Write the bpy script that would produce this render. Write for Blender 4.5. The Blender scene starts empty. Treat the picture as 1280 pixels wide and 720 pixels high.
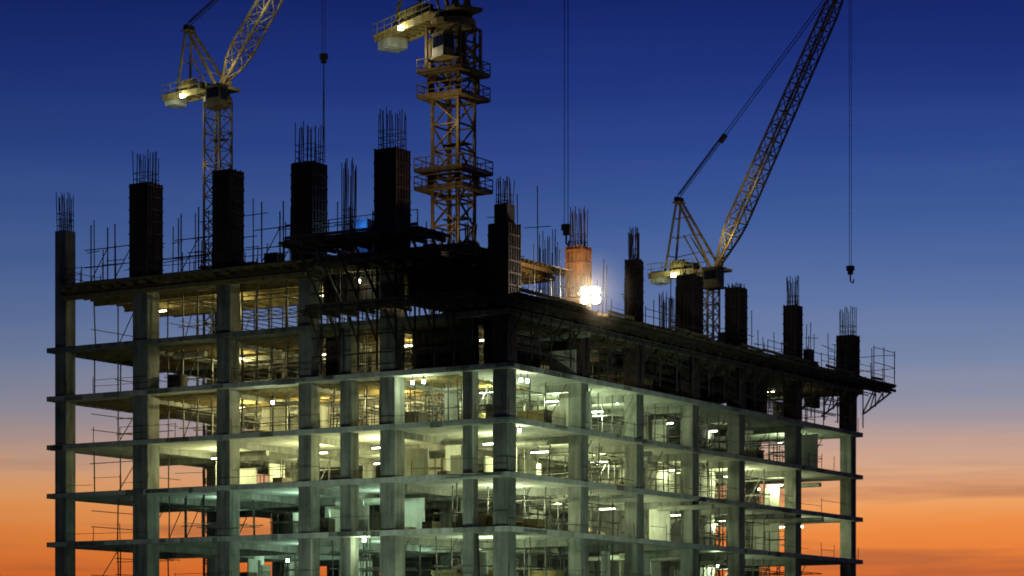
import bpy, math, random
from mathutils import Vector, Matrix
R = random.Random(7)
scene = bpy.context.scene
scene.view_settings.view_transform = 'Standard'
scene.view_settings.look = 'None'
scene.view_settings.exposure = 0
scene.view_settings.gamma = 1

# ------------------------------------------------------------------ helpers
class MB:
    def __init__(s): s.v=[]; s.f=[]; s.m=[]
    def box(s,x0,y0,z0,x1,y1,z1,mi=0):
        b=len(s.v)
        s.v += [(x0,y0,z0),(x1,y0,z0),(x1,y1,z0),(x0,y1,z0),(x0,y0,z1),(x1,y0,z1),(x1,y1,z1),(x0,y1,z1)]
        for f in ((0,3,2,1),(4,5,6,7),(0,1,5,4),(1,2,6,5),(2,3,7,6),(3,0,4,7)):
            s.f.append(tuple(b+i for i in f)); s.m.append(mi)
    def cbox(s,cx,cy,z0,z1,w,d=None,mi=0):
        d = d or w
        s.box(cx-w/2,cy-d/2,z0,cx+w/2,cy+d/2,z1,mi)
    def beam(s,p,q,w=0.07,h=None,mi=0,n=4):
        p=Vector(p); q=Vector(q); h=h or w
        d=q-p
        if d.length<1e-5: return
        d.normalize()
        up=Vector((0,0,1)) if abs(d.z)<0.95 else Vector((1,0,0))
        a=d.cross(up).normalized(); c=a.cross(d).normalized()
        b=len(s.v)
        for e in (p,q):
            for i in range(n):
                t=2*math.pi*(i+0.5)/n
                k=0.7071 if n==4 else 0.5
                s.v.append(tuple(e+a*(math.cos(t)*w*k)+c*(math.sin(t)*h*k)))
        for i in range(n):
            j=(i+1)%n
            s.f.append((b+i,b+j,b+n+j,b+n+i)); s.m.append(mi)
        s.f.append(tuple(b+n-1-i for i in range(n))); s.m.append(mi)
        s.f.append(tuple(b+n+i for i in range(n))); s.m.append(mi)
    def lattice(s,p,q,w0,w1,panel,ch=0.14,br=0.08,up=(0,0,1),mi=0,ends=None):
        """square lattice boom from p to q; up gives the section orientation; ends = width at foot taper"""
        p=Vector(p); q=Vector(q); d=(q-p); L=d.length; d.normalize()
        up=Vector(up)
        if abs(d.dot(up))>0.98: up=Vector((0,1,0))
        a=d.cross(up).normalized(); c=a.cross(d).normalized()
        n=max(2,int(round(L/panel)))
        rings=[]
        for i in range(n+1):
            t=i/n; w=w0+(w1-w0)*t
            if ends:
                w*= min(1,ends+(1-ends)*min(1,t/0.12))*min(1,ends+(1-ends)*min(1,(1-t)/0.12))
            o=p+d*(L*t)
            rings.append([o+(a*sx+c*sz)*(w/2) for sx,sz in ((-1,-1),(1,-1),(1,1),(-1,1))])
        for i in range(n+1):
            for k in range(4):
                s.beam(rings[i][k],rings[i][(k+1)%4],br,mi=mi)
        for i in range(n):
            for k in range(4):
                s.beam(rings[i][k],rings[i+1][k],ch,mi=mi)
                k2=(k+1)%4
                if i%2: s.beam(rings[i][k],rings[i+1][k2],br,mi=mi)
                else:   s.beam(rings[i][k2],rings[i+1][k],br,mi=mi)
    def obj(s,name,mats,parent=None,bevel=0):
        me=bpy.data.meshes.new(name); me.from_pydata(s.v,[],s.f)
        for m in mats: me.materials.append(m)
        me.polygons.foreach_set('material_index',s.m); me.update()
        o=bpy.data.objects.new(name,me); scene.collection.objects.link(o)
        if parent: o.parent=parent
        if bevel:
            b=o.modifiers.new('bevel','BEVEL'); b.width=bevel; b.segments=1; b.limit_method='ANGLE'
        return o
def empty(name,loc=(0,0,0),rz=0):
    e=bpy.data.objects.new(name,None); scene.collection.objects.link(e)
    e.location=loc; e.rotation_euler=(0,0,rz); return e
def point(name,loc,power,col,parent=None,r=0.15):
    l=bpy.data.lights.new(name,'POINT'); l.energy=power; l.color=col; l.shadow_soft_size=r
    o=bpy.data.objects.new(name,l); scene.collection.objects.link(o); o.location=loc
    if parent: o.parent=parent
    return o

# ------------------------------------------------------------------ materials
def mat(name,c1,c2,scale=1.0,rough=0.85,bump=0.3,metal=0.0,streak=True,detail=4):
    m=bpy.data.materials.new(name); m.use_nodes=True
    nt=m.node_tree; N=nt.nodes; Lk=nt.links; N.clear()
    out=N.new('ShaderNodeOutputMaterial'); b=N.new('ShaderNodeBsdfPrincipled'); Lk.new(b.outputs[0],out.inputs[0])
    tc=N.new('ShaderNodeTexCoord')
    n1=N.new('ShaderNodeTexNoise'); n1.inputs['Scale'].default_value=scale; n1.inputs['Detail'].default_value=detail
    n1.inputs['Roughness'].default_value=0.65
    Lk.new(tc.outputs['Object'],n1.inputs['Vector'])
    mp=N.new('ShaderNodeMapping'); mp.inputs['Scale'].default_value=(2.2,2.2,0.22)
    Lk.new(tc.outputs['Object'],mp.inputs[0])
    n2=N.new('ShaderNodeTexNoise'); n2.inputs['Scale'].default_value=1.3; n2.inputs['Detail'].default_value=3
    Lk.new(mp.outputs[0],n2.inputs['Vector'])
    mx=N.new('ShaderNodeMath'); mx.operation='MULTIPLY_ADD'; mx.inputs[1].default_value=0.55 if streak else 0.05
    Lk.new(n2.outputs[0],mx.inputs[0])
    m2=N.new('ShaderNodeMath'); m2.operation='MULTIPLY'; m2.inputs[1].default_value=0.55 if streak else 0.95
    Lk.new(n1.outputs[0],m2.inputs[0]); Lk.new(m2.outputs[0],mx.inputs[2])
    cr=N.new('ShaderNodeValToRGB'); cr.color_ramp.elements[0].position=0.40; cr.color_ramp.elements[1].position=0.66
    cr.color_ramp.elements[0].color=(*c1,1); cr.color_ramp.elements[1].color=(*c2,1)
    Lk.new(mx.outputs[0],cr.inputs[0]); Lk.new(cr.outputs[0],b.inputs['Base Color'])
    b.inputs['Roughness'].default_value=rough; b.inputs['Metallic'].default_value=metal
    if bump:
        bp=N.new('ShaderNodeBump'); bp.inputs['Strength'].default_value=bump; bp.inputs['Distance'].default_value=0.03
        n3=N.new('ShaderNodeTexNoise'); n3.inputs['Scale'].default_value=6; n3.inputs['Detail'].default_value=3
        Lk.new(tc.outputs['Object'],n3.inputs['Vector']); Lk.new(n3.outputs[0],bp.inputs['Height']); Lk.new(bp.outputs[0],b.inputs['Normal'])
    return m
def emat(name,col,strength):
    m=bpy.data.materials.new(name); m.use_nodes=True
    nt=m.node_tree; nt.nodes.clear()
    e=nt.nodes.new('ShaderNodeEmission'); e.inputs[0].default_value=(*col,1); e.inputs[1].default_value=strength
    o=nt.nodes.new('ShaderNodeOutputMaterial'); nt.links.new(e.outputs[0],o.inputs[0]); return m
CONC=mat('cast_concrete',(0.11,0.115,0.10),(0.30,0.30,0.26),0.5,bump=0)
EDGE=mat('slab_concrete_lit_tone',(0.34,0.35,0.31),(0.62,0.62,0.56),0.7,bump=0)  # paler than the columns: light on the slab edges put into the colour
FORM=mat('form_steel',(0.028,0.018,0.016),(0.09,0.055,0.045),1.6,rough=0.7)
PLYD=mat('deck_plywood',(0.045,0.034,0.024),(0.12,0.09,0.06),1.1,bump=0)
PLYO=mat('form_plywood_lamplit',(0.16,0.07,0.025),(0.48,0.22,0.08),1.8)  # plywood form with the lamp's orange light mixed into its colour
TIMB=mat('formwork_timber',(0.16,0.12,0.05),(0.34,0.26,0.11),1.5,bump=0)
TIMD=mat('dark_timber',(0.07,0.053,0.033),(0.17,0.13,0.08),1.5,bump=0)  # darker tone of the formwork timber
STEEL=mat('scaffold_steel',(0.04,0.04,0.04),(0.12,0.115,0.10),3,rough=0.6,metal=0.3,bump=0)
REBAR=mat('rebar_rust',(0.05,0.03,0.02),(0.13,0.08,0.055),5,rough=0.9,bump=0)
CRANE=mat('crane_yellow_paint',(0.13,0.09,0.03),(0.36,0.27,0.09),1.5,rough=0.5,bump=0)
MAST=mat('crane_mast_paint',(0.07,0.05,0.022),(0.22,0.15,0.06),1.5,rough=0.6,bump=0)
CRWH=mat('crane_grey_paint',(0.22,0.22,0.18),(0.45,0.44,0.36),1.2,rough=0.5,bump=0)
DARK=mat('dark_rubber_cable',(0.012,0.012,0.014),(0.03,0.03,0.03),4,bump=0)
BOARD=mat('plasterboard_pale',(0.42,0.42,0.36),(0.65,0.64,0.55),0.9,bump=0)
BLUE=mat('blue_tarpaulin',(0.03,0.12,0.35),(0.08,0.25,0.6),1.4,rough=0.5)
GLASS=mat('cab_glass',(0.01,0.015,0.02),(0.03,0.04,0.05),1,rough=0.1,bump=0)
SOIL=mat('site_soil',(0.06,0.045,0.03),(0.16,0.12,0.08),0.15,streak=False)
E_G=emat('lamp_glow_green_white',(0.86,1.0,0.76),20)
E_Y=emat('lamp_glow_yellow',(1.0,0.95,0.6),16)
E_W=emat('lamp_glow_flood',(1.0,0.9,0.68),400)
E_C=emat('lamp_glow_crane',(0.9,1.0,0.8),30)

# ------------------------------------------------------------------ building
B=empty('construction_building',(-0.5,172,0),math.radians(-31.46))
XS=[0,-9,-16,-23.1,-30.6,-38.3]
YS=[0,9.83,17.9,26.6,34.4,44.7,55.6]
LV=[5.0,8.6,12.2,15.8,19.4,23.0,26.6]
sl=MB()
for z in LV:
    t=0.36
    mi0=(1 if z==26.6 else 0)  # top slab gets darker concrete, standing in for shade under the deck
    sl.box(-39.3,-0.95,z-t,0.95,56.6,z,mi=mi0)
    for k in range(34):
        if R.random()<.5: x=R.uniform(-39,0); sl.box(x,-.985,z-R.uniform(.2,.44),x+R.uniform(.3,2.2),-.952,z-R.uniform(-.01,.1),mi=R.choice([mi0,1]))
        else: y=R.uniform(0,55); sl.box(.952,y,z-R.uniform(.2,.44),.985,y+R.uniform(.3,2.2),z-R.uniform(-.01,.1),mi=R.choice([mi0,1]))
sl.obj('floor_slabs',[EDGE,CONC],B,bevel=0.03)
bm=MB()
for z in LV:
    for y in YS[1:-1]: bm.box(-38.9,y-0.22,z-0.85,0.5,y+0.22,z-0.362)
    for x in XS[1:-1]: bm.box(x-0.2,-0.5,z-0.80,x+0.2,56.2,z-0.364)
bm.obj('floor_beams',[CONC],B)
co=MB()
FW={0:1.15,-9:1.25,-16:1.1,-23.1:1.2,-30.6:1.4,-38.3:1.1}
for x in XS:
    for j,y in enumerate(YS):
        w = FW[x] if j==0 else (1.05 if x==0 else 0.95)
        if x==-23.1 and j==3: continue
        hi=(j<=1 and x<-3)
        top=30.4 if hi else 27.0
        if x==-38.3 and j==0: top=35.3
        if x>-8: co.cbox(x,y,0,23.1,w); co.cbox(x,y,23.1,top,w+.12,mi=1)  # top storey wrapped in dark form material to imitate shade below the deck
        else: co.cbox(x,y,0,top,w)
co.cbox(-2.7,0.02,0,23.1,0.78); co.cbox(-2.7,0.02,23.1,30.9,0.85,mi=1)  # slim column has the same dark wrap imitating shade
co.cbox(-12.6,0.03,0,26.3,0.95)
co.obj('columns',[CONC,FORM],B,bevel=0.04)
cw=MB()
cw.box(-14,28.5,0,-13.7,40,27); cw.box(-5,28.5,0,-4.7,40,27); cw.box(-13.7,28.5,0,-5,28.8,27); cw.box(-13.7,39.7,0,-5,40,27)
cw.box(-30,30,0,-24,30.3,27)
cw.obj('core_walls',[CONC],B)

fm=MB(); rb=MB()
def rebar(x,y,z0,hgt,w,n=5):
    for i in range(n):
        for j in range(n):
            if 0<i<n-1 and 0<j<n-1: continue
            px=x-w/2+w*i/(n-1); py=y-w/2+w*j/(n-1)
            l=hgt*R.uniform(0.84,1.05)
            rb.beam((px,py,z0),(px+R.uniform(-.12,.12),py+R.uniform(-.12,.12),z0+l),0.045)
    z=z0+0.5
    while z<z0+hgt*0.55:
        for a,b in (((-1,-1),(1,-1)),((1,-1),(1,1)),((1,1),(-1,1)),((-1,1),(-1,-1))):
            rb.beam((x+a[0]*w/2,y+a[1]*w/2,z),(x+b[0]*w/2,y+b[1]*w/2,z),0.035)
        z+=0.45
def form(x,y,z0,z1,w,mi=0,cage=2.6):
    fm.cbox(x,y,z0,z1,w-0.10,mi=mi)
    h=w/2
    z=z0+0.35
    while z<z1-0.1:
        for a,b in (((-h,-h),(h,-h)),((h,-h),(h,h)),((h,h),(-h,h)),((-h,h),(-h,-h))):
            e=0.03
            ax,ay=a;bx,by=b
            dx=(bx-ax);dy=(by-ay);L=math.hypot(dx,dy);dx/=L;dy/=L
            fm.beam((x+ax-dx*e,y+ay-dy*e,z),(x+bx+dx*e,y+by+dy*e,z),0.07,0.12,mi=mi)
        z+=0.85+R.uniform(-.05,.05)
    k=max(3,int(w/0.32))
    for i in range(k+1):
        o=-h+0.05+(w-0.1)*i/k
        for px,py in ((o,-h+.03),(o,h-.03),(-h+.03,o),(h-.03,o)):
            fm.beam((x+px,y+py,z0),(x+px,y+py,z1+R.uniform(-.12,.1)),0.08,mi=mi)
    if cage: rebar(x,y,z1-0.6,cage+0.6,w-0.45)
form(-9,0,30.0,38.2,1.80,cage=2.8)
form(-16,0,30.0,38.0,1.82,cage=2.9)
form(-23.1,0,30.6,38.2,1.60,cage=0)
form(-30.6,0,30.6,38.0,1.72,cage=2.4)
rebar(-38.3,0,35.2,2.9,0.85)
form(-2.7,0,30.0,31.4,0.9,cage=1.2)
form(0,0,27.0,32.3,1.6,cage=0)
fm.cbox(0,0,32.2,33.6,1.0); rebar(0,0,33.3,2.1,0.8)
form(0,9.83,27.3,32.2,1.35,mi=1,cage=2.7)
form(0,17.9,27.3,32.4,1.0,cage=2.3)
form(0,26.6,27.3,32.4,1.5,cage=0.4)
form(0,34.4,27.3,32.5,1.3,cage=0.4)
form(0,44.7,27.3,32.4,1.18,cage=2.4)
form(0,55.6,27.0,31.2,1.5,cage=2.4)
form(-19.5,9.8,31.0,33.6,1.2,cage=6.6)
rebar(-9,20.9,27.3,8.2,1.1)
form(-6,46,27.3,29.8,1.0,cage=4.8)
rebar(-9,14,27.3,7,0.9); rebar(-7,36,27.3,5.5,0.8)
fm.obj('column_formwork',[FORM,PLYO],B)
rb.obj('rebar_cages',[REBAR],B)

# ------- top decks
dk=MB()
x=-37.6
while x<-2.5:
    w=R.uniform(2.2,2.6); y=-1.3
    while y<12:
        d=R.uniform(1.1,1.3)
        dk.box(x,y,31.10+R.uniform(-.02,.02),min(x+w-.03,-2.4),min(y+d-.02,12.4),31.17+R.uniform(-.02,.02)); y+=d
    x+=w
y=-1.4
while y<12.5:
    dk.beam((-37.8+R.uniform(-.15,.3),y,30.98),(-2.1,y,30.98),0.09,0.2,mi=1); y+=0.62
x=-37.4
while x<-2.3:
    dk.beam((x,-1.5+R.uniform(-.35,.2),30.72),(x,12.8,30.72),0.12,0.26,mi=1); x+=1.25
for y in (-0.8,2.5,6,9.5): dk.box(-37.6,y-.1,30.0,-3,y+.1,30.55,mi=1)
dk.box(-37.7,-1.15,30.02,-15.5,-0.95,30.3,mi=1)
YE=60.4
y=-2.0
while y<YE-.1:
    w=R.uniform(2.2,2.6); x=-38.5 if y>12 else -2.2
    while x<2.2:
        d=R.uniform(1.15,1.3)
        if y<56 or x>-8:
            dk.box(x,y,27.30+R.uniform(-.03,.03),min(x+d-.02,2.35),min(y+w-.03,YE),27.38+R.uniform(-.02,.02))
        x+=d
    y+=w
y=-1.8
while y<YE:
    dk.beam((-6,y,27.16),(2.7+R.uniform(-.35,.25),y,27.16+R.uniform(-.02,.02)),0.09,0.2,mi=2); y+=0.6
for x in (-4,-2,-.9,0.8,1.7,2.2): dk.beam((x,-2.4,26.88),(x,YE+.2,26.88),0.13,0.24,mi=0)
for x in (1.25,2.0): dk.beam((x,-1.5,26.2),(x,57,26.2),0.08,mi=3)
y=-0.8
while y<57:
    dk.beam((2.1,y,26.7),(0.98,y,24.6),0.10,mi=3); dk.beam((1.02,y,23.4),(1.02,y,26.8),0.08,mi=3)
    y+=2.6
y=0.9
while y<54:
    L=R.uniform(1.5,3.5); z0=R.choice([23.02,24.3,25.0]); z1=R.choice([26.2,26.0,25.7])
    if R.random()<.6: dk.box(-1.9-R.uniform(0,1.4),y,z0,-1.8,y+L,z1,mi=0)
    y+=L+R.uniform(.2,1.6)
for z in (24.2,25.4):
    dk.beam((.45,0.8,z),(.45,55,z),.07,mi=3); dk.beam((-.9,0.8,z+.2),(-.9,55,z+.2),.08,mi=3)
y=-2
while y<57:
    L=R.uniform(2.2,3.8)
    if R.random()<0.8: dk.beam((2.42,y,27.5+R.uniform(-.05,.05)),(2.42,y+L,27.5+R.uniform(-.05,.05)),0.04,0.22,mi=1)
    y+=L+0.05
for x in (-5,-2,1.9):
    dk.beam((x,54.6,26.6),(x,YE,26.7),0.14,mi=3); dk.beam((x,54.6,24.4),(x,YE-.4,26.6),0.12,mi=3)
    dk.beam((x,57,25.2),(x,57,26.7),0.09,mi=3); dk.beam((x,58.6,25.9),(x,58.6,26.7),0.09,mi=3); dk.beam((x,55.8,24.8),(x,57,26.6),0.08,mi=3); dk.beam((x,57,25.3),(x,58.6,26.6),0.08,mi=3)
dk.obj('formwork_decks',[PLYD,TIMB,TIMD,STEEL],B)

ct=MB()
def table(x0,x1,y0,y1,z):
    ct.box(x0,y0,z-.08,x1,y1,z)
    yy=y0
    while yy<y1: ct.beam((x0-.5+R.uniform(-.2,.2),yy,z-.2),(x1+.4,yy,z-.2),.1,.2,mi=1); yy+=.55
    xx=x0+.2
    while xx<x1: ct.beam((xx,y0-.5,z-.45),(xx,y1,z-.45),.14,.28,mi=1); xx+=1.5
    ct.box(x0,y0,z+.02,x1,y0+.05,z+.22,mi=1)
table(-15.0,-4.2,-4.2,-0.6,32.0)
table(-13.5,-1.6,-3.0,-0.6,30.6)
table(-14.5,-1.2,-2.6,-0.97,27.5)
xx=-14.2
while xx<-2:
    ct.beam((xx,-3.9,31.5),(xx,-0.98,28.0),.14); ct.beam((xx,-2.4,27.0),(xx,-0.98,24.9),.11); ct.beam((xx,-1.05,23.1),(xx,-1.05,31.4),.11)
    xx+=1.55
for z in (24.3,25.6,28.7,29.6): ct.beam((-15,-1.1,z),(-1,-1.1,z),.09)
for (a,b,z0,z1,y) in ((-15.2,-10.0,27.6,31.0,.75),(-8.2,-1.0,27.6,31.0,.9),(-15.6,-12.9,23.02,26.2,1.6),(-8.1,-3.2,23.02,26.2,1.3),(-2.2,-.7,23.02,26.2,1.1)):
    ct.box(a,y,z0,b,y+.1,z1)
    xx=a
    while xx<b: ct.beam((xx,y-.06,z0),(xx,y-.06,z1),.1); xx+=.5
    for zz in (z0+.6,z0+1.7,z0+2.7): ct.beam((a,y-.17,zz),(b,y-.17,zz),.14)
ct.obj('formwork_tables',[FORM,TIMD],B)

# ------- scaffolding, props, guardrails
sc=MB()
def props(x0,x1,y0,y1,z0,z1,sx=1.5,sy=1.8,rails=True,keep=0.85,hr=.7):
    xs=[];x=x0
    while x<=x1: xs.append(x); x+=sx
    ys=[];y=y0
    while y<=y1: ys.append(y); y+=sy
    for x in xs:
        for y in ys:
            if R.random()<keep: sc.beam((x+R.uniform(-.1,.1),y+R.uniform(-.1,.1),z0),(x+R.uniform(-.05,.05),y,z1),0.07)
    if rails:
        for f in (0.35,0.72):
            z=z0+(z1-z0)*f
            for y in ys:
                if R.random()<hr: sc.beam((x0-.4,y,z),(x1+.5,y,z+R.uniform(-.05,.05)),0.055)
            for x in xs:
                if R.random()<hr*.8: sc.beam((x,y0-.3,z+.08),(x,y1+.4,z+.08),0.055)
    for k in range(int(len(xs)/2)):
        x=R.choice(xs); y=R.choice(ys)
        sc.beam((x,y,z0+.1),(x+sx,y,z1-.2),0.05)
F=[0,5.0,8.6,12.2,15.8,19.4,23.0,26.6]
for i in range(1,8):
    z0=F[i]; z1=(F[i+1]-.4) if i<7 else 30.6
    props(-36.8,-32.2,1.5,5.5,z0,z1,2.3,3.0,True,.6,.35)
    if i>=5:
        props(-29.8,-4,1.6,11,z0,z1,1.35,1.7,True,.85)
    else:
        for k in range(5):
            bx=R.choice([-29.6,-22,-15,-8]); by=R.choice([1.4,11,19,28,36])
            props(bx,bx+5.2,by,by+5.5,z0,z1,1.6,1.9,True,.7)
    if i==6:
        props(-6,-0.8,1.4,55,z0,z1-.0,1.5,1.75,True,.9)
        props(-14,-7,13,50,z0,z1,2.2,2.6,True,.8)
    elif i<6:
        for k in range(6):
            by=R.choice([1.5,11,19.5,28,36,46]); props(-6.4,-1.2,by,by+6.5,z0,z1,1.7,2.0,True,.65)
def rail(p,q,h=1.1,st=2.0,w=.05,prob=1,base=0):
    p=Vector(p);q=Vector(q);d=q-p;n=max(1,int(d.length/st))
    for i in range(n+1):
        o=p+d*(i/n); hh=h+R.uniform(-.05,.25)
        if R.random()<prob+.2: sc.beam(o,o+Vector((R.uniform(-.04,.04),R.uniform(-.04,.04),hh)),w)
    for f in (0.5,0.95):
        for i in range(n):
            if R.random()<prob:
                a=p+d*(i/n);b=p+d*((i+1)/n)
                sc.beam(a+Vector((0,0,h*f+R.uniform(-.03,.03))),b+Vector((0,0,h*f+R.uniform(-.03,.03))),w*.8)
for z in LV[:-1]:
    rail((-37.5,-0.75,z),(0.7,-0.75,z),1.05,2.4,.04,.35); rail((0.75,-0.7,z),(0.75,56,z),1.05,2.4,.04,.4)
rail((-37.6,-1.3,31.17),(-15.5,-1.3,31.17),1.1,2.0,.05,.7)
rail((-37.6,-1.3,31.17),(-37.6,12,31.17),1.1,2.2,.05,.6)
rail((-15,-4.1,32.0),(-4.2,-4.1,32.0),1.1,1.6,.055,.8)
rail((2.2,-1.9,27.4),(2.2,YE,27.4),1.1,2.4,.05,.45)
rail((2.2,YE-4.4,27.4),(2.2,YE,27.4),2.9,2.2,.06,1); rail((-4,YE,27.4),(2.2,YE,27.4),2.7,2,.06,1)
for k in range(80):
    x=R.uniform(-37,-3); y=R.uniform(-1.2,12); h=R.choice([1.5,2.2,3.0,4.2,5.5])*R.uniform(.8,1.1)
    sc.beam((x,y,31.1),(x+R.uniform(-.1,.1),y,31.1+h),.055)
    if R.random()<.6:
        zz=31.1+h*R.uniform(.4,.85); L=R.uniform(1,3); sc.beam((x-L/2,y,zz),(x+L/2,y+R.uniform(-.4,.4),zz+R.uniform(-.1,.1)),.05)
for k in range(120):
    y=R.uniform(1,59); x=R.uniform(-9,1.8); h=R.choice([1.2,1.8,2.5,3.4,4.2])*R.uniform(.8,1.1)
    sc.beam((x,y,27.35),(x+R.uniform(-.1,.1),y,27.35+h),.05)
    if R.random()<.55:
        zz=27.35+h*R.uniform(.4,.85); L=R.uniform(1,3); sc.beam((x,y-L/2,zz),(x+R.uniform(-.4,.4),y+L/2,zz+R.uniform(-.3,.3)),.045)
for (x,y) in ((-36.5,.8),(-34.2,.8),(-28,.8),(-26.4,.8),(-20.5,.5),(-18.6,.5)):
    for dx in (0,1.6):
        sc.beam((x+dx,y,31.1),(x+dx,y,35.4+R.uniform(-.8,1.2)),.07)
    for zz in (32.6,33.9): sc.beam((x-.6,y,zz),(x+2.4,y,zz+R.uniform(-.05,.05)),.06)
    sc.beam((x,y,31.6),(x+1.6,y,33.9),.05)
sc.obj('scaffolding',[STEEL],B)
ru=MB()
for k in range(34):
    if R.random()<.45: x=R.uniform(-36,-4); y=R.uniform(-.6,10); z=31.2
    else: x=R.uniform(-8,1.2); y=R.uniform(11,55); z=27.42
    if R.random()<.5:
        n=R.randint(2,7)
        for j in range(n):
            o=R.uniform(-.08,.08); ru.box(x+o,y+o,z+j*.11,x+o+R.uniform(1.1,1.4),y+o+2.3,z+j*.11+.09,mi=0)
    else:
        ru.cbox(x,y,z,z+R.uniform(.6,1.5),R.uniform(.5,1.2),R.uniform(.5,1.4),mi=1)
ru.obj('roof_stacks',[TIMD,FORM],B)

jo=MB()
y=0.3
while y<12: jo.beam((-37.4,y,30.35),(-3,y,30.35),.1,.2); y+=.75
for z in (26.6,23.0):
    y=0.6
    while y<10: jo.beam((-37.6,y,z-.47),(-4,y,z-.47),.09,.18); y+=.8
y=1.2
while y<55: jo.beam((-8.6,y,26.1),(0.4,y,26.1),.1,.2,mi=1); y+=.7
jo.obj('formwork_joists',[TIMB,TIMD],B)

cl=MB()
for i in range(1,7):
    z=F[i]
    for k in range(54):
        if R.random()<.5: x=R.uniform(-30,-2); y=R.uniform(1.2,14)
        else: x=R.uniform(-12,-1.5); y=R.uniform(1.5,54)
        t=R.random()
        if t<.3:
            n=R.randint(3,12)
            for j in range(n):
                ox=R.uniform(-.06,.06); cl.box(x+ox,y,z+.12+j*.09,x+2.2+ox,y+1.1,z+.195+j*.09,mi=1)
            cl.box(x+.2,y,z+.002,x+.35,y+1.1,z+.118,mi=1); cl.box(x+1.8,y,z+.002,x+1.95,y+1.1,z+.118,mi=1)
        elif t<.6:
            h=R.uniform(1.8,2.9); L=R.uniform(0.9,2.6)
            if R.random()<.5: cl.box(x,y,z+.003,x+L,y+.12,z+h,mi=0)
            else: cl.box(x,y,z+.003,x+.12,y+L,z+h,mi=0)
        elif t<.8:
            L=R.uniform(2.5,5); zz=z+2.65
            cl.beam((x,y,zz),(x+L,y,zz),.42,.42,mi=2,n=8)
            cl.beam((x+.4,y,zz),(x+.4,y,z+3.2),.03,mi=2); cl.beam((x+L-.4,y,zz),(x+L-.4,y,z+3.2),.03,mi=2)
        elif t<.9:
            L=R.uniform(1.5,3)
            for a in (0,L):
                for b in (0,.8): cl.beam((x+a,y+b,z),(x+a,y+b,z+1.9),.06,mi=3)
            cl.box(x-.1,y-.1,z+1.2,x+L+.1,y+.9,z+1.26,mi=3); cl.beam((x,y,z+1.9),(x+L,y,z+1.9),.05,mi=3)
        else:
            cl.cbox(x,y,z+.003,z+R.uniform(.7,1.3),R.uniform(.7,1.5),R.uniform(.7,1.2),mi=3)
cl.obj('stored_materials',[BOARD,TIMB,CRWH,PLYD],B)
hb=MB(); hb.box(-14.3,3.2,31.2,-13.3,4.3,34.3); hb.box(-14.4,3.1,34.32,-13.2,4.4,34.4); hb.beam((-14.3,3.15,31.3),(-13.3,3.15,34.2),.06)
hb.obj('tarpaulin_hut',[BLUE],B)

# ------- lamps
lf=MB(); nl=0
def lamp(x,y,z,p,c,kind='b',g=0,fix=True):
    global nl
    point('work_light_%d'%nl,(x,y,z-.3),p,c,B,.12); nl+=1
    if not fix: return
    if kind=='b':
        lf.beam((x,y,z-.11),(x,y,z+.11),.22,mi=g,n=8); lf.beam((x,y,z+.11),(x,y,z+.45),.05,mi=3)
    else:
        lf.beam((x-.7,y,z+.02),(x+.7,y,z+.02),.1,.08,mi=g); lf.box(x-.75,y-.1,z+.08,x+.75,y+.1,z+.16,mi=3)
YL=(1.0,0.92,0.42); GR=(0.78,1.0,0.58); TE=(0.58,1.0,0.74)
def flr(i,pts,p,c,g,kind='b'):
    z=F[i+1]-1.05
    for (x,y) in pts: lamp(x+R.uniform(-.9,.9),y+R.uniform(-.9,.9),z,p*R.uniform(.35,1.75),c,kind,g)
left=[(-27,4.5),(-19.5,5),(-13,5),(-27,14),(-19.5,14.5)]
right=[(-4.5,5),(-4.5,13.5),(-4.5,22),(-4,31),(-4,40),(-4,50)]
flr(5,left,520,YL,1,'t'); flr(5,right,540,GR,0,'t')
flr(4,left,470,(.98,1,.48),1,'t'); flr(4,right,560,(.9,1,.52),0,'t')
flr(3,left[:3],220,TE,0,'b'); flr(3,right,360,(.85,1,.58),1,'t')
flr(2,left[1:4],150,TE,0,'b'); flr(2,right[::2],260,GR,0,'b')
flr(6,[(-27,5),(-20,6),(-11.3,4.5)],300,YL,1,'t')
flr(6,[(-4.5,5),(-3.6,15),(-4.5,30),(-3.5,46)],70,(1,.9,.5),1,'t')
lamp(-26.5,4,29.6,260,YL,'t',1); lamp(-18.5,5,29.6,260,YL,'t',1); lamp(-7,4,29.6,80,YL,'t',1); lamp(-33.5,5,29.6,70,YL,'t',1)
lamp(-11.5,-.4,29.4,22,GR,'b',0)
for (x,y,z,p) in ((-7.2,-.2,22.2,70),(-6.3,-.2,22.2,40),(.3,1.6,22.1,60),(.4,2.3,22.1,30),(.2,1.6,18.7,80),(-11.0,-.5,11.6,140),(.2,30.5,12.0,45),(-19,-.2,21.5,50)):
    lamp(x,y,z,p,GR,'b',2)
for k in range(8):
    i=R.choice([3,4,5]); z=F[i+1]-R.uniform(.8,1.6); y=R.uniform(2,54); x=R.uniform(-7,-1.5)
    lf.beam((x,y,z-.08),(x,y,z+.08),.16,mi=R.choice([0,1]),n=8); lf.beam((x,y,z+.08),(x,y,z+.6),.03,mi=3)
lf.obj('lamp_fittings',[E_G,E_Y,E_C,DARK],B)
fl=MB()
fl.beam((1.9,8.2,27.4),(1.9,8.2,28.2),.1,mi=1)
dv=Vector((.5,-.86,.02)).normalized(); sv=Vector((.86,.5,0)).normalized()
for kx in (-.36,.36):  # extra heads clustered to imitate the width of the lamp's glare
    for kz in (0,.62):
        o=Vector((1.9,8.2,28.15+kz))+sv*kx
        fl.beam(o-dv*.25,o+dv*.1,.65,.58,mi=1); fl.beam(o+dv*.102,o+dv*.14,.6,.52,mi=0,n=12)
fl.obj('deck_floodlight',[E_W,DARK],B)
point('deck_floodlight_beam',(2.15,7.5,28.6),800,(1,.64,.32),B,.25)
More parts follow.
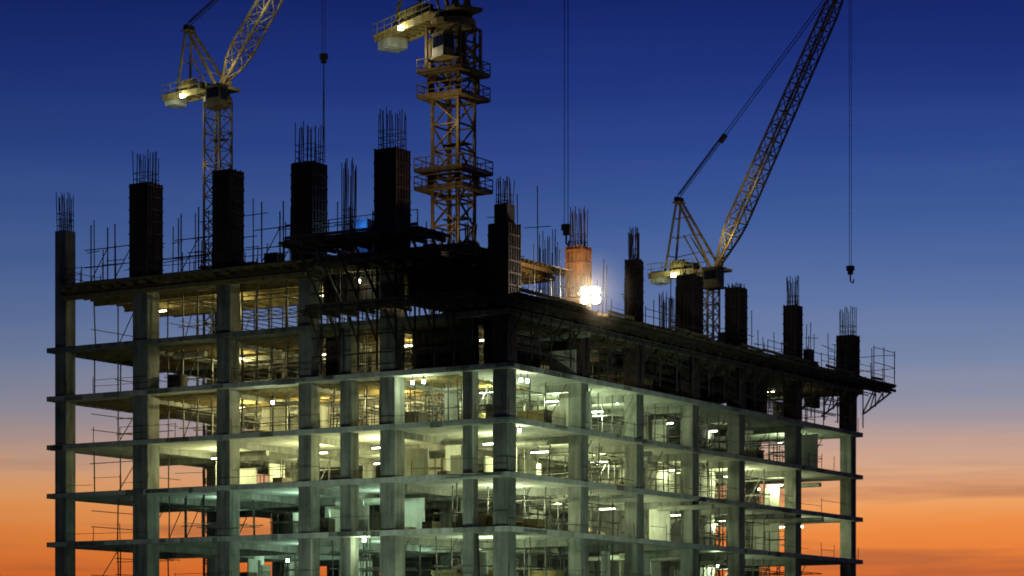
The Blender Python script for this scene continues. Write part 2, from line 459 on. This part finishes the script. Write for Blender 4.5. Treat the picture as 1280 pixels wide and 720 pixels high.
# scattering volume added to imitate the floodlight's glare halo
bpy.ops.mesh.primitive_ico_sphere_add(subdivisions=4,radius=3.4)
dz=bpy.context.object; dz.name='glare_halo'; dz.parent=B; dz.location=(2.15,7.5,28.6)
vm=bpy.data.materials.new('glare_halo'); vm.use_nodes=True; vt=vm.node_tree; vt.nodes.clear()
vo=vt.nodes.new('ShaderNodeOutputMaterial'); vs=vt.nodes.new('ShaderNodeVolumeScatter'); vt.links.new(vs.outputs[0],vo.inputs['Volume'])
vc=vt.nodes.new('ShaderNodeTexCoord'); vl=vt.nodes.new('ShaderNodeVectorMath'); vl.operation='LENGTH'; vt.links.new(vc.outputs['Object'],vl.inputs[0])
vr=vt.nodes.new('ShaderNodeMapRange'); vr.inputs['From Min'].default_value=0; vr.inputs['From Max'].default_value=3.3; vr.inputs['To Min'].default_value=.022; vr.inputs['To Max'].default_value=0
vt.links.new(vl.outputs['Value'],vr.inputs['Value']); vt.links.new(vr.outputs[0],vs.inputs['Density']); vs.inputs['Color'].default_value=(1,.95,.85,1)
dz.data.materials.append(vm)
pl=MB(); pl.box(.6,2.2,27.42,2.4,7.0,27.5); pl.box(1.0,3,27.52,1.4,6.8,27.62); pl.beam((2.2,1.6,27.5),(2.4,6.9,28.1),.2,.05)
pl.obj('loose_planks',[BOARD],B)
point('hut_light',(-13.4,2.3,33.6),60,(.35,.65,1),B,.1)

# ------------------------------------------------------------------ cranes
def crane(bx,by,side,zs,az,zp,jh,jv,ax,azp,cj,hookz,collars=(),jw=1.5,name='tower_crane',cabz=None,s=1.0,blk=True,drop=0,brc=.085):
    E=empty(name,(bx,by,0),0)
    A=empty('slewing_part',(0,0,0),math.radians(az)); A.parent=E
    m=MB(); rz=math.radians(-31.46)
    mm=MB(); mm.lattice((0,0,0),(0,0,zs),side,side,side*.82,ch=.18*s,br=brc*s)
    mm.beam((.15,.1,0),(.15,.1,zs),.06); mm.beam((-.25,.1,0),(-.25,.1,zs),.06); mm.beam((-.6*side*.5,.3,0),(-.6*side*.5,.3,zs),.1)
    zz=3
    while zz<zs-2: mm.box(-side/2+.1,-.1,zz,side/2-.1,side/2-.1,zz+.06); zz+=side*2.46
    for zc,wc,hc in collars:
        for q in (zc,zc+hc):
            h=wc/2
            mm.box(-h,-h,q-.1,h,-side/2-.12,q); mm.box(-h,side/2+.12,q-.1,h,h,q); mm.box(-h,-side/2-.12,q-.1,-side/2-.12,side/2+.12,q); mm.box(side/2+.12,-side/2-.12,q-.1,h,side/2+.12,q)
            for (a,b) in (((-h,-h),(h,-h)),((h,-h),(h,h)),((h,h),(-h,h)),((-h,h),(-h,-h))):
                for t in (0,.25,.5,.75):
                    px=a[0]+(b[0]-a[0])*t; py=a[1]+(b[1]-a[1])*t; mm.beam((px,py,q),(px,py,q+1.0),.06)
                mm.beam((*a,q+1.0),(*b,q+1.0),.07); mm.beam((*a,q+.5),(*b,q+.5),.05); mm.beam((*a,q+.12),(*b,q+.12),.05,.2)
        for sx in (-1,1):
            for sy in (-1,1): mm.beam((sx*(side/2+.2),sy*(side/2+.2),zc-.1),(sx*(side/2+.2),sy*(side/2+.2),zc+hc),.2)
    if collars:
        q0=collars[-1][0]+collars[-1][2]; w2=side*1.28
        mm.lattice((0,0,q0),(0,0,zs-.2),w2,w2,1.3,ch=.2,br=.11)
        for sx in (-1,1): mm.beam((sx*w2*.5,-w2*.3,q0),(sx*w2*.5,-w2*.3,zs-1),.3,.4)
    o=mm.obj('mast',[MAST],E); o.rotation_euler=(0,0,rz)
    m.beam((0,0,zs-.1),(0,0,zs+.35),side*1.5,n=16); m.beam((0,0,zs+.35),(0,0,zs+.8),side*1.25,n=16,mi=2)
    m.box(-1.6*s,-1.1*s,zs+.8,2.0*s,1.1*s,zs+1.05)
    zc=zs+1.0
    for sy in (-1,1):
        m.beam((-1.2,sy*.95*s,zc),(-cj,sy*.95*s,zc),.2,.45)
        m.beam((-1.2,sy*1.25*s,zc+1.1),(-cj,sy*1.25*s,zc+1.1),.06); m.beam((-1.2,sy*1.25*s,zc+.6),(-cj,sy*1.25*s,zc+.6),.05)
        t=1.2
        while t<cj: m.beam((-t,sy*1.25*s,zc),(-t,sy*1.25*s,zc+1.1),.05); t+=1.2
    t=1.4
    while t<cj: m.beam((-t,-.95*s,zc-.05),(-t,.95*s,zc-.05),.12); m.beam((-t,-.95*s,zc-.1),(-t-.9,.95*s,zc-.1),.07); t+=.9
    m.box(-cj,-1.25*s,zc+.21,-1.3,1.25*s,zc+.26,mi=0)
    for k in range(4): m.box(-cj+.1+k*.36*s,-.8*s,zc-.75*s+.04*(k%2),-cj+.42*s+k*.36*s,.8*s,zc+.5*s,mi=1)
    m.box(-cj*.62,-1.0*s,zc+.27,-cj*.36,-.1*s,zc+1.15*s,mi=0); m.beam((-cj*.55,.1,zc+.7),(-cj*.55,1.0*s,zc+.7),.9*s,n=12,mi=2); m.beam((-cj*.32,.1,zc+.7),(-cj*.32,1.0*s,zc+.7),.7*s,n=12,mi=2)
    m.box(-cj*.3,-1.1*s,zc+.27,-cj*.2,-.5*s,zc+.9*s,mi=2); m.beam((-cj*.62,-.5*s,zc+1.3*s),(-cj*.4,-.5*s,zc+1.3*s),.3*s,n=8,mi=2)
    for sy in (-1,1):
        m.beam((.8*s,sy*.9*s,zc),(-ax,sy*.35*s,azp),.22*s); m.beam((-cj*.72,sy*.9*s,zc),(-ax,sy*.35*s,azp),.18*s)
        m.beam((-.3,sy*.9*s,zc),(-ax*.55-cj*.1,sy*.6*s,(zc+azp)/2),.12*s)
    for t in (.25,.5,.75,1):
        px=.8*s+(-ax-.8*s)*t; w=(.9-.55*t)*s; pz=zc+(azp-zc)*t; m.beam((px,-w,pz),(px,w,pz),.12*s)
        px2=-cj*.72+(-ax+cj*.72)*t; m.beam((px2,-w,pz),(px2,w,pz),.1*s)
        if t<1: m.beam((px,-w,pz),(px2,w*.9,pz),.07*s)
    m.beam((-ax,-.5*s,azp),(-ax,.5*s,azp),.6*s,n=12,mi=2); m.box(-ax-.5*s,-.6*s,azp-.35*s,-ax+.5*s,.6*s,azp-.25*s)
    P=Vector((1.2*s,0,zp)); T=Vector((jh,0,zp+jv))
    m.lattice(P,T,jw,jw*.72,jw*.95,ch=.17*s,br=.09*s,up=(0,0,1),ends=.35)
    for sy in (-1,1): m.beam((.9*s,sy*.5*s,zc),P+Vector((0,sy*.35*s,0)),.35*s)
    Ap=Vector((-ax,0,azp+.3))
    for sy in (-.22,.22): m.beam(Ap+Vector((0,sy,0)),T+Vector((0,sy,.3)),.055,mi=2)
    Mid=Ap+(T-Ap)*.27
    if blk: m.beam(Mid-(T-Ap).normalized()*.4,Mid+(T-Ap).normalized()*.4,.55,n=8,mi=2)
    for sy in (-.15,.15): m.beam(Ap+Vector((0,sy,.2)),Mid+Vector((0,sy,.25)),.05,mi=2)
    m.beam(T+Vector((0,-.4,0)),T+Vector((0,.4,0)),.8,n=12,mi=2)
    for dy in (-.16,.16): m.beam(T+Vector((.3,dy,0)),(jh+.3,dy,hookz),.035,mi=2)
    hx=jh+.3
    m.beam((hx,0,hookz+.35),(hx,0,hookz-.05),.75,n=10,mi=2); m.beam((hx,0,hookz),(hx,0,hookz-.4),.5,n=10,mi=2)
    if drop:
        for dx in (-.12,.12): m.beam((hx,0,hookz-.4),(hx+dx,0,hookz-drop),.05,mi=2)
    else:
        m.beam((hx,0,hookz-.4),(hx,0,hookz-1.0),.1,mi=2); m.beam((hx,0,hookz-1.0),(hx+.3,0,hookz-1.2),.1,mi=2); m.beam((hx+.3,0,hookz-1.2),(hx+.35,0,hookz-.85),.08,mi=2)
    cz=cabz if cabz else zs-.9
    cx=1.0*s; cy=-1.3*s
    m.box(cx-.2,cy-1.0,cz,cx+1.5,cy,cz+1.7,mi=0); m.box(cx+1.502,cy-.92,cz+.5,cx+1.54,cy-.08,cz+1.55,mi=3); m.box(cx,cy-1.04,cz+.7,cx+1.35,cy-1.002,cz+1.5,mi=3)
    m.box(cx-.35,cy-1.1,cz-.12,cx+1.65,cy+.4,cz-.002); m.box(cx-.3,cy-1.1,cz+1.702,cx+1.7,cy+.1,cz+1.8)
    m.box(-cj*.5-.2,-1.6*s,zc-.4,-cj*.5+.2,-1.35*s,zc-.12,mi=4)
    m.obj('boom_and_counterjib',[CRANE,CRWH,DARK,GLASS,E_C],A)
    return E,A
E1,A1=crane(-25.6,225,1.7,52.3,-39,54.3,12.3,12.5,3.6,59.3,6.0,54.2,jw=1.5,s=.9,drop=8.8,blk=False)
E2,A2=crane(-4.52,200,2.35,52.6,-58,55.6,15.6,27,4,64,10.5,34.5,collars=((39.8,4.4,1.4),(46.9,4.1,1.9)),jw=1.9,cabz=49.6,s=1.15,brc=.11)
E3,A3=crane(18.4,240,1.25,39.0,-40,40.8,15.0,24.2,3.6,47,6.5,38.5,jw=1.4,s=.9)
def clight(A,loc,p,c=(.85,1,.75)): point('crane_lamp_and_fill',loc,p,c,A,.1)
clight(A1,(-3.2,-2.7,51.9),260,(.88,1,.78)); clight(A3,(-3.4,-2.7,38.6),260,(.88,1,.78)); clight(A2,(-6,-3.4,50.2),560,(.92,1,.76))
clight(A1,(2.6,-1.8,54.4),150,(1,.95,.68)); clight(A3,(2.6,-1.8,42.4),160,(1,.88,.5)); clight(A2,(2.2,-3.2,45),230,(1,.8,.45)); clight(A2,(2.6,-3,36),220,(1,.74,.38)); clight(A2,(-1.2,-3.4,50.6),150,(1,.88,.55))  # includes bare lights added to brighten the masts, no fittings drawn
clight(A3,(5.5,-2.2,47),70,(1,.88,.55)); clight(A1,(7,-2.2,59),170,(.9,.97,.85)); clight(A1,(-.5,-2.4,47),60,(1,.85,.5))

# ------------------------------------------------------------------ ground + added floodlights
g=MB(); S=3000
g.v=[(-S,-S,0),(S,-S,0),(S,S,0),(-S,S,0)]; g.f=[(0,1,2,3)]; g.m=[0]
g.obj('ground',[SOIL])
def flood(x,y,h,target,p,c,size=75,blend=.9):  # unseen floodlights added to brighten the facade and slab edges
    E=empty('added_floodlight',(x,y,0))
    m=MB(); m.beam((0,0,0),(0,0,h),.18,n=8); m.box(-.9,-.5,0,.9,.5,.35); m.beam((-.7,0,h),(.7,0,h),.1)
    d=(Vector(target)-Vector((x,y,h))).normalized()
    for dx in (-.5,.5):
        o=Vector((dx,0,h+.2)); m.beam(o-d*.15,o+d*.1,.5,.4,mi=0); m.beam(o+d*.102,o+d*.13,.42,.32,mi=1)
    m.obj('mast_and_heads',[STEEL,E_G],E)
    l=bpy.data.lights.new('flood_beam','SPOT'); l.energy=p; l.color=c; l.spot_size=math.radians(size); l.spot_blend=blend; l.shadow_soft_size=.3
    o=bpy.data.objects.new('flood_beam',l); scene.collection.objects.link(o); o.parent=E; o.location=Vector((0,0,h+.2))+d*.4
    o.rotation_euler=d.to_track_quat('-Z','Y').to_euler()
flood(-24,146,4.0,(-18,180,13),5000,(.76,1,.76),66,1)
flood(-9,152,3.2,(-6,176,9),6500,(.72,1,.72),66,1)
flood(20,150,4.0,(6,182,13),12000,(.72,1,.70),66,1)

# ------------------------------------------------------------------ sky
w=bpy.data.worlds.new("World"); scene.world=w; w.use_nodes=True
nt=w.node_tree; N=nt.nodes; L=nt.links; N.clear()
out=N.new('ShaderNodeOutputWorld'); bg=N.new('ShaderNodeBackground'); L.new(bg.outputs[0],out.inputs[0])
tc=N.new('ShaderNodeTexCoord'); sp=N.new('ShaderNodeSeparateXYZ'); L.new(tc.outputs['Generated'],sp.inputs[0])
def lin(c): return tuple(((v/255)/12.92 if v/255<=.04045 else ((v/255+.055)/1.055)**2.4) for v in c)
def ramp(st):
    r=N.new('ShaderNodeValToRGB'); e=r.color_ramp.elements
    e[0].position=st[0][0]; e[0].color=(*lin(st[0][1]),1); e[1].position=st[-1][0]; e[1].color=(*lin(st[-1][1]),1)
    for p,c in st[1:-1]:
        k=e.new(p); k.color=(*lin(c),1)
    r.color_ramp.interpolation='LINEAR'; return r
mr=N.new('ShaderNodeMapRange'); mr.inputs['From Min'].default_value=-.05; mr.inputs['From Max'].default_value=.45
mp=N.new('ShaderNodeMapping'); mp.inputs['Scale'].default_value=(5,5,75); mp.inputs['Location'].default_value=(3.1,1.7,.4); L.new(tc.outputs['Generated'],mp.inputs[0])
nz=N.new('ShaderNodeTexNoise'); nz.inputs['Scale'].default_value=1.0; nz.inputs['Detail'].default_value=6; nz.inputs['Roughness'].default_value=.55; L.new(mp.outputs[0],nz.inputs['Vector'])
wa=N.new('ShaderNodeMath'); wa.operation='MULTIPLY_ADD'; wa.inputs[1].default_value=.018; L.new(nz.outputs[0],wa.inputs[0]); L.new(sp.outputs['Z'],wa.inputs[2])
wb=N.new('ShaderNodeMath'); wb.operation='SUBTRACT'; wb.inputs[1].default_value=.009; L.new(wa.outputs[0],wb.inputs[0])
L.new(wb.outputs[0],mr.inputs['Value'])
def P(z): return (z+.05)/.5
west=ramp([(0,(70,35,25)),(P(0),(160,70,30)),(P(.04),(222,108,44)),(P(.055),(236,136,64)),(P(.068),(238,160,96)),(P(.080),(222,168,130)),(P(.092),(182,156,150)),(P(.105),(146,145,162)),(P(.122),(118,133,166)),(P(.145),(90,113,162)),(P(.17),(66,94,153)),(P(.2),(45,71,140)),(P(.23),(29,50,122)),(P(.258),(19,35,102)),(P(.3),(14,27,88)),(1,(9,15,50))])
east=ramp([(0,(16,18,20)),(P(0),(42,48,58)),(P(.08),(40,48,66)),(P(.2),(28,36,66)),(1,(10,16,46))])
L.new(mr.outputs[0],west.inputs[0]); L.new(mr.outputs[0],east.inputs[0])
az=N.new('ShaderNodeMapRange'); az.inputs['From Min'].default_value=.1; az.inputs['From Max'].default_value=.88; L.new(sp.outputs['Y'],az.inputs['Value'])
mix=N.new('ShaderNodeMix'); mix.data_type='RGBA'; L.new(az.outputs[0],mix.inputs[0]); L.new(east.outputs[0],mix.inputs[6]); L.new(west.outputs[0],mix.inputs[7])
cr=N.new('ShaderNodeMapRange'); cr.inputs['From Min'].default_value=.55; cr.inputs['From Max'].default_value=.67; L.new(nz.outputs[0],cr.inputs['Value'])
lo=N.new('ShaderNodeMapRange'); lo.inputs['From Min'].default_value=.090; lo.inputs['From Max'].default_value=.068; L.new(sp.outputs['Z'],lo.inputs['Value'])
mu=N.new('ShaderNodeMath'); mu.operation='MULTIPLY'; L.new(cr.outputs[0],mu.inputs[0]); L.new(lo.outputs[0],mu.inputs[1])
mu2=N.new('ShaderNodeMath'); mu2.operation='MULTIPLY'; mu2.inputs[1].default_value=.55; L.new(mu.outputs[0],mu2.inputs[0])
mc=N.new('ShaderNodeMix'); mc.data_type='RGBA'; L.new(mu2.outputs[0],mc.inputs[0]); L.new(mix.outputs[2],mc.inputs[6]); mc.inputs[7].default_value=(*lin((150,82,60)),1)
xr=N.new('ShaderNodeMapRange'); xr.inputs['From Min'].default_value=-.20; xr.inputs['From Max'].default_value=.06; xr.inputs['To Min'].default_value=.80; L.new(sp.outputs['X'],xr.inputs['Value'])
ml=N.new('ShaderNodeVectorMath'); ml.operation='SCALE'; L.new(mc.outputs[2],ml.inputs[0]); L.new(xr.outputs[0],ml.inputs['Scale'])
sky=N.new('ShaderNodeTexSky'); sky.sky_type='NISHITA'; sky.sun_disc=False; sky.sun_elevation=math.radians(-3); sky.sun_rotation=math.radians(15)
sc2=N.new('ShaderNodeVectorMath'); sc2.operation='SCALE'; sc2.inputs['Scale'].default_value=.003; L.new(sky.outputs[0],sc2.inputs[0])
ad=N.new('ShaderNodeVectorMath'); ad.operation='ADD'; L.new(ml.outputs[0],ad.inputs[0]); L.new(sc2.outputs[0],ad.inputs[1])
L.new(ad.outputs[0],bg.inputs[0]); bg.inputs[1].default_value=1.0
sl_=bpy.data.lights.new('sun','SUN'); sl_.energy=.03; sl_.angle=math.radians(4); sl_.color=(1,.55,.3)
so=bpy.data.objects.new('sun',sl_); scene.collection.objects.link(so)
so.rotation_euler=Vector((-.26,-.95,-.05)).to_track_quat('-Z','Y').to_euler()

# ------------------------------------------------------------------ camera
cd=bpy.data.cameras.new('camera'); cam=bpy.data.objects.new('camera',cd); scene.collection.objects.link(cam)
cam.location=(0,0,2); cam.rotation_euler=(math.radians(90),0,0)
cd.sensor_width=36; cd.lens=90.9; cd.shift_y=(850-360)/1280; cd.clip_end=8000
cd.dof.use_dof=True; cd.dof.focus_distance=110; cd.dof.aperture_fstop=0.9
scene.camera=cam
